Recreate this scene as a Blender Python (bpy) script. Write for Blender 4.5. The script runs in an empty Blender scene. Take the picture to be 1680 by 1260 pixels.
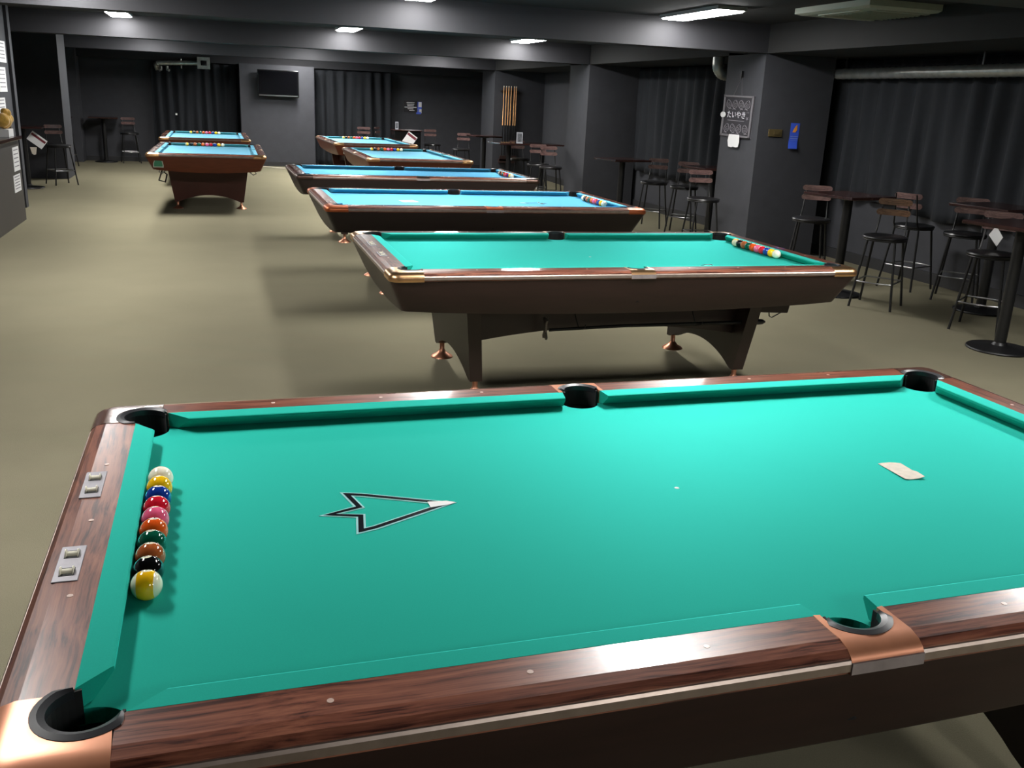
import bpy, bmesh, math, random
from mathutils import Vector, Matrix
random.seed(4)
S = bpy.context.scene
COL = S.collection
PI = math.pi

# ------------------------------------------------------------------ materials
def srgb(r, g, b):
    f = lambda c: (c/255/12.92) if c/255 <= .04045 else ((c/255+.055)/1.055)**2.4
    return (f(r), f(g), f(b), 1)

def base_mat(name):
    m = bpy.data.materials.new(name); m.use_nodes = True
    nt = m.node_tree
    return m, nt, nt.nodes['Principled BSDF']

def plain(name, col, rough=.5, metal=0, spec=.5, coat=0, noise=0, nscale=40, bump=0, sheen=0, stretch=None):
    m, nt, p = base_mat(name)
    p.inputs['Base Color'].default_value = col
    p.inputs['Roughness'].default_value = rough
    p.inputs['Metallic'].default_value = metal
    p.inputs['Specular IOR Level'].default_value = spec
    p.inputs['Coat Weight'].default_value = coat
    p.inputs['Coat Roughness'].default_value = .08
    if sheen:
        p.inputs['Sheen Weight'].default_value = sheen
        p.inputs['Sheen Roughness'].default_value = .4
    tc = nt.nodes.new('ShaderNodeTexCoord')
    mp = nt.nodes.new('ShaderNodeMapping'); nt.links.new(tc.outputs['Object'], mp.inputs[0])
    if stretch: mp.inputs['Scale'].default_value = stretch
    nz = nt.nodes.new('ShaderNodeTexNoise'); nz.inputs['Scale'].default_value = nscale
    nz.inputs['Detail'].default_value = 4
    nt.links.new(mp.outputs[0], nz.inputs['Vector'])
    if noise:
        mr = nt.nodes.new('ShaderNodeMapRange')
        mr.inputs['From Min'].default_value = .25; mr.inputs['From Max'].default_value = .75
        mr.inputs['To Min'].default_value = 1-noise; mr.inputs['To Max'].default_value = 1+noise
        nt.links.new(nz.outputs['Fac'], mr.inputs['Value'])
        mx = nt.nodes.new('ShaderNodeVectorMath'); mx.operation = 'SCALE'
        mx.inputs[0].default_value = col[:3]
        nt.links.new(mr.outputs[0], mx.inputs['Scale'])
        nt.links.new(mx.outputs[0], p.inputs['Base Color'])
    if bump:
        bp = nt.nodes.new('ShaderNodeBump'); bp.inputs['Strength'].default_value = bump
        bp.inputs['Distance'].default_value = .01
        nt.links.new(nz.outputs['Fac'], bp.inputs['Height']); nt.links.new(bp.outputs[0], p.inputs['Normal'])
    return m

def wood(name, dark, mid, light, axis, rough=.3, coat=1.0, scale=1.0):
    m, nt, p = base_mat(name)
    tc = nt.nodes.new('ShaderNodeTexCoord')
    mp = nt.nodes.new('ShaderNodeMapping'); nt.links.new(tc.outputs['Object'], mp.inputs[0])
    s = [58*scale]*3; s[axis] = 1.1*scale
    mp.inputs['Scale'].default_value = s
    warp = nt.nodes.new('ShaderNodeTexNoise'); warp.inputs['Scale'].default_value = 2.2*scale
    warp.inputs['Detail'].default_value = 3
    nt.links.new(tc.outputs['Object'], warp.inputs['Vector'])
    add = nt.nodes.new('ShaderNodeVectorMath'); add.operation = 'MULTIPLY_ADD'
    add.inputs[1].default_value = (3.4, 3.4, 3.4)
    nt.links.new(warp.outputs['Color'], add.inputs[0]); nt.links.new(mp.outputs[0], add.inputs[2])
    n1 = nt.nodes.new('ShaderNodeTexNoise'); n1.inputs['Scale'].default_value = 1.6
    n1.inputs['Detail'].default_value = 6; n1.inputs['Roughness'].default_value = .62
    nt.links.new(add.outputs[0], n1.inputs['Vector'])
    n2 = nt.nodes.new('ShaderNodeTexNoise'); n2.inputs['Scale'].default_value = 7
    n2.inputs['Detail'].default_value = 2
    nt.links.new(mp.outputs[0], n2.inputs['Vector'])
    mixf = nt.nodes.new('ShaderNodeMath'); mixf.operation = 'MULTIPLY_ADD'
    mixf.inputs[1].default_value = .22
    sub = nt.nodes.new('ShaderNodeMath'); sub.operation = 'SUBTRACT'; sub.inputs[1].default_value = .11
    nt.links.new(n2.outputs['Fac'], mixf.inputs[0]); nt.links.new(n1.outputs['Fac'], sub.inputs[0])
    nt.links.new(sub.outputs[0], mixf.inputs[2])
    cr = nt.nodes.new('ShaderNodeValToRGB')
    e = cr.color_ramp.elements
    e[0].position = .36; e[0].color = dark
    e[1].position = .66; e[1].color = light
    k = e.new(.47); k.color = mid
    nt.links.new(mixf.outputs[0], cr.inputs[0])
    nt.links.new(cr.outputs[0], p.inputs['Base Color'])
    p.inputs['Roughness'].default_value = rough
    p.inputs['Coat Weight'].default_value = coat; p.inputs['Coat Roughness'].default_value = .07
    return m

def emis(name, col, strength):
    m, nt, p = base_mat(name)
    p.inputs['Base Color'].default_value = (.8, .8, .8, 1)
    p.inputs['Emission Color'].default_value = col
    p.inputs['Emission Strength'].default_value = strength
    return m

LAMP = 84.0
M = {}
M['wall'] = plain('charcoal_paint', srgb(53, 54, 59), .75, noise=.10, nscale=6, bump=.05)
M['column'] = plain('grey_paint', srgb(78, 79, 85), .7, noise=.06, nscale=7, bump=.05)
M['beam'] = plain('beam_paint', srgb(35, 35, 39), .75, noise=.06, nscale=7)
M['ceiling'] = plain('black_ceiling_paint', srgb(26, 26, 26), .85, noise=.08, nscale=5)
M['carpet'] = None
M['base'] = plain('skirting_black', srgb(38, 38, 40), .6)
M['curtain'] = plain('curtain_black', srgb(27, 30, 35), .95, noise=.12, nscale=20)
M['copper'] = plain('copper_casting', srgb(205, 138, 104), .36, metal=.45, noise=.16, nscale=9)
M['copperfoot'] = plain('copper_foot', srgb(200, 140, 112), .38, metal=1)
M['alu'] = plain('aluminium', srgb(165, 150, 140), .42, metal=.8, noise=.15, nscale=22)
M['alu2'] = plain('worn_silver', srgb(165, 155, 155), .5, metal=.6, noise=.15, nscale=30)
M['steel'] = plain('duct_steel', srgb(185, 187, 182), .3, metal=.7, noise=.22, nscale=14, bump=.25)
M['liner'] = plain('pocket_rubber', srgb(34, 34, 38), .38)
M['hole'] = plain('pocket_black', srgb(12, 12, 13), .8)
M['sight'] = plain('pearl_sight', srgb(205, 178, 165), .3)
M['blackmetal'] = plain('black_metal', srgb(15, 15, 16), .42, spec=.4)
M['chrome'] = plain('dull_chrome', srgb(150, 150, 150), .3, metal=1)
M['vinyl'] = plain('black_vinyl', srgb(22, 22, 24), .32, bump=.05, nscale=120)
M['tabletop'] = plain('dark_brown_top', srgb(48, 30, 28), .18, noise=.2, nscale=8)
M['plate'] = plain('brushed_plate', srgb(140, 137, 142), .5, metal=.4, noise=.08, nscale=60)
M['ivory'] = plain('ivory_plastic', srgb(225, 220, 200), .3)
M['paper'] = plain('white_paper', srgb(225, 225, 225), .7)
M['cream'] = plain('cream_paper', srgb(205, 195, 180), .7, noise=.1, nscale=60)
M['blackplastic'] = plain('black_plastic', srgb(14, 14, 15), .2)
M['screen'] = plain('tv_glass', srgb(6, 6, 8), .08, coat=.5)
M['green_tag'] = plain('green_card', srgb(60, 150, 105), .5)
M['pale'] = plain('pale_border', srgb(205, 215, 195), .6)
M['brass'] = plain('old_brass', srgb(120, 105, 70), .4, metal=.6)
M['blue'] = plain('blue_poster', srgb(60, 92, 210), .45)
M['lightblue'] = plain('light_blue_ink', srgb(130, 150, 215), .5)
M['orange'] = plain('orange_ink', srgb(225, 150, 60), .5)
M['board'] = plain('chalkboard', srgb(44, 42, 48), .8, noise=.2, nscale=30)
M['frame_grey'] = plain('grey_wood_frame', srgb(105, 102, 106), .6, noise=.1, nscale=30)
M['chalk'] = plain('chalk_white', srgb(225, 225, 230), .9)
M['chalkgrey'] = plain('chalk_grey', srgb(135, 132, 138), .9)
M['ac'] = plain('ac_plastic', srgb(168, 172, 156), .6)
M['acdark'] = plain('ac_filter', srgb(150, 155, 140), .8, noise=.1, nscale=60)
M['plush'] = plain('yellow_plush', srgb(220, 175, 85), .95, noise=.2, nscale=30, bump=.6, sheen=.5)
M['maroon'] = plain('maroon_ink', srgb(110, 40, 50), .6)
M['counter'] = plain('counter_laminate', srgb(62, 58, 54), .6, noise=.06, nscale=12)
M['cream_cue'] = wood('maple_cue', srgb(190, 130, 80), srgb(215, 160, 105), srgb(230, 185, 130), 2, .3, .3)
M['filmdark'] = plain('film_black', srgb(20, 24, 30), .15)
M['filmclear'] = plain('film_white', srgb(150, 205, 205), .3)
M['lampbox'] = plain('lamp_housing_white', srgb(150, 150, 152), .6)
M['lamp'] = emis('lamp_diffuser', (1, .985, .96, 1), LAMP)
M['stand'] = plain('stand_grey', srgb(170, 172, 178), .4)

def carpet():
    m, nt, p = base_mat('olive_carpet')
    tc = nt.nodes.new('ShaderNodeTexCoord')
    a = nt.nodes.new('ShaderNodeTexNoise'); a.inputs['Scale'].default_value = 260; a.inputs['Detail'].default_value = 3
    b = nt.nodes.new('ShaderNodeTexNoise'); b.inputs['Scale'].default_value = 1.3; b.inputs['Detail'].default_value = 5
    nt.links.new(tc.outputs['Object'], a.inputs['Vector']); nt.links.new(tc.outputs['Object'], b.inputs['Vector'])
    cr = nt.nodes.new('ShaderNodeValToRGB')
    cr.color_ramp.elements[0].position = .3; cr.color_ramp.elements[0].color = srgb(96, 92, 76)
    cr.color_ramp.elements[1].position = .75; cr.color_ramp.elements[1].color = srgb(117, 112, 94)
    mx = nt.nodes.new('ShaderNodeMix'); mx.data_type = 'FLOAT'; mx.inputs[0].default_value = .45
    nt.links.new(a.outputs['Fac'], mx.inputs[3]); nt.links.new(b.outputs['Fac'], mx.inputs[2])
    nt.links.new(mx.outputs[0], cr.inputs[0]); nt.links.new(cr.outputs[0], p.inputs['Base Color'])
    bp = nt.nodes.new('ShaderNodeBump'); bp.inputs['Strength'].default_value = .35; bp.inputs['Distance'].default_value = .004
    nt.links.new(a.outputs['Fac'], bp.inputs['Height']); nt.links.new(bp.outputs[0], p.inputs['Normal'])
    p.inputs['Roughness'].default_value = .95; p.inputs['Specular IOR Level'].default_value = .1
    return m

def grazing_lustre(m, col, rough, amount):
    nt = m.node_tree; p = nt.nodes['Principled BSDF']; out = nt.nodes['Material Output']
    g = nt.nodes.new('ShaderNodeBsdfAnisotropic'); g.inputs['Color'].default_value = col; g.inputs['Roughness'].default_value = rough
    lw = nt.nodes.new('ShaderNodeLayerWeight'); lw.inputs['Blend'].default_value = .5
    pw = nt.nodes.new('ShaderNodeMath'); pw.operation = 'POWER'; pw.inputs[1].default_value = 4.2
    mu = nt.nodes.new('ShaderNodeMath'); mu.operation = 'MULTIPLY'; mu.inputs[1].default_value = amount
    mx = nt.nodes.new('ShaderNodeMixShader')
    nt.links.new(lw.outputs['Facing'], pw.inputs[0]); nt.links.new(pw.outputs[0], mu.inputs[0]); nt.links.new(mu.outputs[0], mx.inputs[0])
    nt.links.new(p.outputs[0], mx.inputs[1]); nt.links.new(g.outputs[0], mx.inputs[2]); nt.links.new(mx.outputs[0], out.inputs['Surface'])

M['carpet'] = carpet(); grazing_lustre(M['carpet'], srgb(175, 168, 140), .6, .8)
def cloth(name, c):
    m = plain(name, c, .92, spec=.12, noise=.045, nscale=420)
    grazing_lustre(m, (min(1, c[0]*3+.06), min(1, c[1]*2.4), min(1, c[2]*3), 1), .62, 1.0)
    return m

# ------------------------------------------------------------------ mesh helpers
def link(name, bm, mats, parent=None, smooth=False, bevel=0, seg=2):
    me = bpy.data.meshes.new(name)
    bmesh.ops.remove_doubles(bm, verts=bm.verts, dist=1e-6)
    bmesh.ops.recalc_face_normals(bm, faces=bm.faces)
    bm.to_mesh(me); bm.free()
    if not isinstance(mats, (list, tuple)): mats = [mats]
    for m in mats: me.materials.append(m)
    o = bpy.data.objects.new(name, me); COL.objects.link(o)
    if smooth:
        me.polygons.foreach_set('use_smooth', [True]*len(me.polygons))
        if smooth != 'all':
            try: me.set_sharp_from_angle(angle=math.radians(35))
            except Exception: pass
    if bevel:
        b = o.modifiers.new('bevel', 'BEVEL'); b.width = bevel; b.segments = seg; b.limit_method = 'ANGLE'
    if parent: o.parent = parent
    return o

def bx(bm, lo, hi, mi=0):
    vs = [bm.verts.new((x, y, z)) for z in (lo[2], hi[2]) for y in (lo[1], hi[1]) for x in (lo[0], hi[0])]
    for f in ((0, 2, 3, 1), (4, 5, 7, 6), (0, 1, 5, 4), (2, 6, 7, 3), (0, 4, 6, 2), (1, 3, 7, 5)):
        bm.faces.new([vs[i] for i in f]).material_index = mi
    return vs

def box(lo, hi):
    bm = bmesh.new(); bx(bm, lo, hi); return bm

def loft(bm, loops, cap0=True, cap1=True, closed=True, mi=0):
    L = [[bm.verts.new(p) for p in lp] for lp in loops]
    n = len(L[0])
    for a, b in zip(L, L[1:]):
        for i in range(n if closed else n-1):
            j = (i+1) % n
            bm.faces.new((a[i], a[j], b[j], b[i])).material_index = mi
    if cap0: bm.faces.new(L[0][::-1]).material_index = mi
    if cap1: bm.faces.new(L[-1]).material_index = mi
    return L

def prism(bm, pts, z0, z1, mi=0):
    loft(bm, [[(x, y, z0) for x, y in pts], [(x, y, z1) for x, y in pts]], mi=mi)

def tube(bm, path, r, n=10, caps=True, mi=0, closed=False):
    P = [Vector(p) for p in path]
    rings = []
    up = None
    for i, p in enumerate(P):
        if closed: t = P[(i+1) % len(P)]-P[i-1]
        else: t = P[min(i+1, len(P)-1)]-P[max(i-1, 0)]
        t.normalize()
        if up is None:
            up = Vector((0, 0, 1)) if abs(t.z) < .9 else Vector((1, 0, 0))
        a = t.cross(up).normalized(); b = a.cross(t).normalized(); up = b
        rr = r[i] if isinstance(r, (list, tuple)) else r
        rings.append([p+a*rr*math.cos(k*2*PI/n)+b*rr*math.sin(k*2*PI/n) for k in range(n)])
    if closed: rings.append(rings[0]); caps = False
    loft(bm, rings, caps, caps, mi=mi)

def lathe(bm, prof, c=(0, 0), n=32, mi=0):
    loops = [[(c[0]+r*math.cos(k*2*PI/n), c[1]+r*math.sin(k*2*PI/n), z) for k in range(n)] for r, z in prof]
    loft(bm, loops, mi=mi)

def cyl(bm, a, b, r, n=16, mi=0): tube(bm, [a, b], r, n, mi=mi)

def thing(name, label, cat, loc=(0, 0, 0), rz=0, group=None):
    o = bpy.data.objects.new(name, None); COL.objects.link(o)
    o.empty_display_size = .1
    o.location = loc; o.rotation_euler = (0, 0, rz)
    o['label'] = label; o['category'] = cat
    if group: o['group'] = group
    return o

def tag(o, label, cat, group=None):
    o['label'] = label; o['category'] = cat
    if group: o['group'] = group
    return o

def struct(o):
    o['kind'] = 'structure'; return o

KIDS = {}
def kids(o): return [c for c in ALLOBJ if c.parent == o]
def copy_tree(o, parent=None):
    c = o.copy(); COL.objects.link(c)
    if parent: c.parent = parent
    for ch in [x for x in bpy.data.objects if x.parent == o]:
        copy_tree(ch, c)
    return c

# ------------------------------------------------------------------ camera
def make_cam():
    f, yaw, pitch, roll = 1526.18, .310935, .294503, .044826
    cd = bpy.data.cameras.new('camera'); o = bpy.data.objects.new('camera', cd); COL.objects.link(o)
    fw = Vector((math.sin(yaw)*math.cos(pitch), math.cos(yaw)*math.cos(pitch), -math.sin(pitch)))
    r0 = fw.cross(Vector((0, 0, 1))).normalized(); u0 = r0.cross(fw)
    r = math.cos(roll)*r0+math.sin(roll)*u0; u = -math.sin(roll)*r0+math.cos(roll)*u0
    m = Matrix((r, u, -fw)).transposed().to_4x4()
    m.translation = Vector((.190237, -1.31436, 1.679223))
    o.matrix_world = m
    cd.sensor_width = 36; cd.sensor_fit = 'HORIZONTAL'; cd.lens = f*36/1680
    cd.clip_start = .05; cd.clip_end = 100
    S.camera = o
make_cam()

# ------------------------------------------------------------------ room
ZC, ZB = 2.63, 2.325
def sbox(name, lo, hi, mat, bevel=0):
    return struct(link(name, box(lo, hi), mat, bevel=bevel))
sbox('floor', (-6, -5.2, -.1), (9, 23, 0), M['carpet'])
sbox('ceiling', (-6, -5.2, ZC), (9, 23, ZC+.1), M['ceiling'])
sbox('wall_back', (-3.6, 22.15, 0), (8, 22.35, ZC), M['wall'])
sbox('wall_front', (-3.6, -5.2, 0), (8, -5, ZC), M['wall'])
# left wall: service wall with its end pillar, recess, jutting block, recess, last block
bm = bmesh.new()
prism(bm, [(-3.6, -5), (-2.36, -5), (-2.36, 12.98), (-2.32, 12.98), (-2.32, 13.14), (-3.35, 13.14), (-3.35, 17.42), (-2.36, 17.42), (-2.36, 18.35),
           (-3.35, 18.35), (-3.35, 21.6), (-2.6, 21.6), (-2.6, 22.15), (-3.6, 22.15)], 0, ZC)
struct(link('wall_left', bm, M['wall']))
# right wall: recess walls behind the curtains, and the cross walls
bm = bmesh.new()
prism(bm, [(7.62, -5), (7.43, 8.95), (7.13, 8.95), (7.13, 8.52), (6.2, 8.52), (6.2, 9.37), (7.38, 9.37), (7.2, 14.1), (7.13, 14.1), (7.13, 13.93), (6.2, 13.93),
           (6.2, 14.85), (7.2, 14.85), (7.38, 19.62), (6.2, 19.62), (6.2, 20.66), (7.3, 20.66), (7.3, 22.15), (8, 22.15), (8, -5)], 0, ZC)
struct(link('wall_right', bm, M['wall']))
# soffit over the right-hand seating bays, and the ceiling beams
sbox('trim_3', (6.2, -5, ZB), (7.7, 22.15, ZC), M['ceiling'])
for i, y in enumerate((-2.4, 3.05, 8.5, 13.95, 19.6)):
    sbox('trim_%d' % (4+i), (-3.5, y, ZB), (6.2, y+.33, ZC), M['beam'])
sbox('trim_9', (-3.35, 21.9, 2.22), (7.3, 22.15, ZC), M['beam'])
# pier carrying the television
sbox('trim_10', (.78, 21.55, 0), (2.43, 22.15, 2.24), M['wall'])
# dado ledges and skirting
def strip_wall(name, p, q, z0, z1, t, mat):
    p = Vector((*p, 0)); q = Vector((*q, 0)); n = (q-p).normalized().cross(Vector((0, 0, 1)))*-t
    bm = bmesh.new(); prism(bm, [(a.x, a.y) for a in (p, q, q+n, p+n)], z0, z1)
    return struct(link(name, bm, mat))
strip_wall('baseboard_right', (7.63, -5), (7.44, 8.94), 0, .12, .035, M['base'])
strip_wall('baseboard_right', (7.39, 9.38), (7.21, 14.09), 0, .12, .035, M['base'])
strip_wall('baseboard_right', (7.2, 14.86), (7.38, 19.6), 0, .12, .03, M['base'])
sbox('baseboard_back', (-2.6, 22.12, 0), (.78, 22.16, .1), M['base'])
sbox('baseboard_back', (.77, 21.53, 0), (2.44, 21.56, .1), M['base'])
sbox('baseboard_back', (2.43, 22.12, 0), (7.2, 22.16, .1), M['base'])

# ------------------------------------------------------------------ lamps
def make_lamp():
    t = thing('ceiling_lamp', '', 'lamp', (0, 0, ZC))
    bm = bmesh.new(); bx(bm, (-.155, -.63, -.035), (.155, .63, 0)); link('housing', bm, M['lampbox'], t)
    bm = bmesh.new()
    loft(bm, [[(sx*.138, sy*.61, -.035) for sx, sy in ((-1, -1), (1, -1), (1, 1), (-1, 1))],
              [(sx*.125, sy*.6, -.048) for sx, sy in ((-1, -1), (1, -1), (1, 1), (-1, 1))]])
    link('diffuser', bm, M['lamp'], t)
    return t
lamp0 = make_lamp()
names = {11.75: 'farther visible row', 6.5: 'nearer visible row'}
first = True
for y in (-3.15, 2.3, 7.74, 13.22, 18.65, 20.62):  # last row: one unseen lamp, added to brighten the back wall pier
    for x, side in ((-1.0, 'left'), (2.15, 'middle'), (4.92, 'right')):
        if (y < 0 and side == 'left') or (y > 20 and side != 'middle'): continue
        o = lamp0 if first else copy_tree(lamp0); first = False
        o.location = (x, y, ZC)
        if y == 13.22: lb = {'left': 'small white ceiling lamp at far left, first of the three in a row',
                             'middle': 'white ceiling lamp between two beams, middle one of three in a row',
                             'right': 'white ceiling lamp between two beams, rightmost of the three small ones in a row'}[side]
        elif y == 7.74 and side == 'right': lb = 'large bright ceiling lamp near the air conditioner panel'
        elif y == 7.74 and side == 'middle': lb = 'ceiling lamp cut off by the top edge, left of the large lamp'
        else: lb = 'white ceiling lamp hidden above the beams or out of view, the rearmost one added to brighten the back wall'
        o['label'] = lb; o['group'] = 'ceiling lamps between the beams'

# ------------------------------------------------------------------ air conditioner
t = thing('air_conditioner', 'pale square air conditioner panel set in the black ceiling', 'air conditioner', (5.95, 6.35, ZC))
bm = bmesh.new()
loft(bm, [[(sx*a, sy*b, z) for sx, sy in ((-1, -1), (1, -1), (1, 1), (-1, 1))] for a, b, z in ((.49, .55, 0), (.49, .55, -.05), (.44, .5, -.065))])
link('panel', bm, M['ac'], t)
bm = bmesh.new()
bx(bm, (-.28, -.28, -.071), (.28, .28, -.065))
for k in range(9): bx(bm, (-.27, -.26+k*.06, -.077), (.27, -.245+k*.06, -.071))
link('grille', bm, M['acdark'], t)
for k in range(4):
    a = k*PI/2
    bm = bmesh.new(); bx(bm, (-.3, .345, -.073), (.3, .40, -.065)); bmesh.ops.rotate(bm, verts=bm.verts, cent=(0, 0, 0), matrix=Matrix.Rotation(a, 3, 'Z'))
    link('louver', bm, M['ac'], t)

# ------------------------------------------------------------------ ducts
def duct_bands(bm, path, r):
    """corrugated round duct: alternating radii along the path"""
    P = [Vector(p) for p in path]; out = []; rad = []
    for a, b in zip(P, P[1:]):
        n = max(2, int((b-a).length/.035))
        for i in range(n):
            out.append(a.lerp(b, i/n)); rad.append(r*(1.0 if i % 3 else .955))
    out.append(P[-1]); rad.append(r)
    tube(bm, out, rad, 20)
t = thing('air_duct', 'long silver round duct running above the right hand curtain', 'duct', (7.2, 6.5, 2.15))
bm = bmesh.new(); duct_bands(bm, [(.0, 2.2, 0), (0, -6.0, 0)], .06); link('pipe', bm, M['steel'], t, smooth=True)
for yy in (1.9, -.2, -2.3):
    bm = bmesh.new(); bx(bm, (-.008, yy, .04), (.008, yy+.02, ZB-2.15)); link('hanger', bm, M['chrome'], t)
bm = bmesh.new()
arc = [(6.28, 9.75, 2.33), (6.28, 9.75, 2.24)]+[(6.28+.12*(1-math.cos(a)), 9.75, 2.24-.12*math.sin(a)) for a in [k*PI/2/8 for k in range(1, 9)]]+[(6.9, 9.75, 2.12)]
duct_bands(bm, arc, .075)
tag(link('duct_elbow', bm, M['steel'], None, smooth=True), 'silver duct elbow bending out of the soffit behind the chalkboard pier', 'duct')
# far duct above the left curtain
t = thing('duct_pipe', 'shiny silver duct with square end box above the far left curtain', 'duct', (-.95, 21.74, 2.16))
bm = bmesh.new(); duct_bands(bm, [(0, 0, 0), (.86, 0, .04)], .05); link('pipe', bm, M['steel'], t, smooth=True)
bm = bmesh.new(); duct_bands(bm, [(.02, -.02, .0), (-.03, .03, -.03), (-.02, .06, -.08), (.0, .07, -.14)], .055); link('elbow', bm, M['steel'], t, smooth=True)
bm = bmesh.new()
for x in (0.84, 1.04): bx(bm, (x, -.09, -.08), (x+.07, .09, .17))
bx(bm, (.91, -.09, .1), (1.04, .09, .17)); bx(bm, (.91, -.09, -.08), (1.04, .09, -.01))
link('end_box', bm, M['steel'], t)
bm = bmesh.new(); cyl(bm, (.5, 0, -.09), (.5, 0, .12), .012); link('hanger', bm, M['steel'], t)
for k, (x, z) in enumerate(((.07, -.14), (.2, -.13))):
    bm = bmesh.new(); tube(bm, [(x, 0, z+.07), (x, -.02, z), (x+.07*k-.03, -.06, z-.015)], .028, 12); link('nozzle', bm, M['steel'], t, smooth=True)

# ------------------------------------------------------------------ curtains
def curtain(name, label, p, q, z0f, z1, folds, depth=.05):
    p = Vector((*p, 0)); q = Vector((*q, 0)); d = q-p; n = Vector((-d.y, d.x, 0)).normalized()
    N = folds*10; rows = 14; rnd = random.Random(folds)
    ph = [rnd.uniform(.5, 1.3) for _ in range(folds+2)]
    sh = [rnd.uniform(-.4, .4) for _ in range(folds+2)]
    bm = bmesh.new(); grid = []
    for j in range(rows+1):
        v = j/rows; row = []
        for i in range(N+1):
            u = i/N; k = u*folds; ki = int(k)
            amp = depth*(ph[ki]*(1-(k-ki))+ph[ki+1]*(k-ki))*(.55+.45*(1-v))
            off = amp*math.sin(2*PI*k+sh[ki]*(1-v)*1.5)+.02*math.sin(5*k+3*v)
            pt = p+d*u+n*off
            z = z0f(u)*(1-v)+z1*v
            row.append(bm.verts.new((pt.x, pt.y, z)))
        grid.append(row)
    for a, b in zip(grid, grid[1:]):
        for i in range(N): bm.faces.new((a[i], a[i+1], b[i+1], b[i]))
    o = link(name, bm, M['curtain'], smooth='all')
    s = o.modifiers.new('solid', 'SOLIDIFY'); s.thickness = .004
    return tag(o, label, 'curtain')
curtain('curtain', 'black pleated curtain on the right wall under the long silver duct', (7.47, 3.2), (7.33, 8.88),
        lambda u: .76-.32*max(0, min(1, (.72-u)*9))*(.6+.4*math.sin(u*9)), 2.3, 21, .05)
curtain('curtain', 'black pleated curtain on the right wall between the two nearer piers', (7.28, 9.5), (7.12, 13.95),
        lambda u: .63+.04*math.sin(u*7), 2.3, 15, .05)
curtain('curtain', 'black curtain on the back wall left of the television', (-1.12, 21.98), (.72, 21.98), lambda u: .02, 2.2, 9, .05)
curtain('curtain', 'black curtain on the back wall right of the television', (2.5, 21.98), (4.3, 21.98), lambda u: .02, 2.2, 8, .05)

# ------------------------------------------------------------------ television
t = thing('television', 'black flat television mounted high on the back wall pier', 'television', (1.615, 21.55, 1.84))
bm = bmesh.new(); bx(bm, (-.15, -.12, -.1), (.15, 0, .1)); link('bracket', bm, M['blackmetal'], t)
bm = bmesh.new(); bx(bm, (-.455, -.19, -.29), (.455, -.12, .29)); link('case', bm, M['blackplastic'], t, bevel=.01)
bm = bmesh.new(); bx(bm, (-.425, -.196, -.235), (.425, -.19, .265)); link('screen', bm, M['screen'], t)
bm = bmesh.new(); bx(bm, (-.43, -.2, -.272), (.43, -.19, -.25)); link('silver_strip', bm, M['chrome'], t)

# ------------------------------------------------------------------ pool tables
L, W = 2.54, 1.27
HX, HY = L/2, W/2
ZT, ZBED = .80, .762
def arc(c, r, a0, a1, n=14):
    return [(c[0]+r*math.cos(math.radians(a0+(a1-a0)*k/n)), c[1]+r*math.sin(math.radians(a0+(a1-a0)*k/n))) for k in range(n+1)]

def mir(pts, sx, sy):
    q = [(x*sx, y*sy) for x, y in pts]
    return q[::-1] if sx*sy < 0 else q

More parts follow.
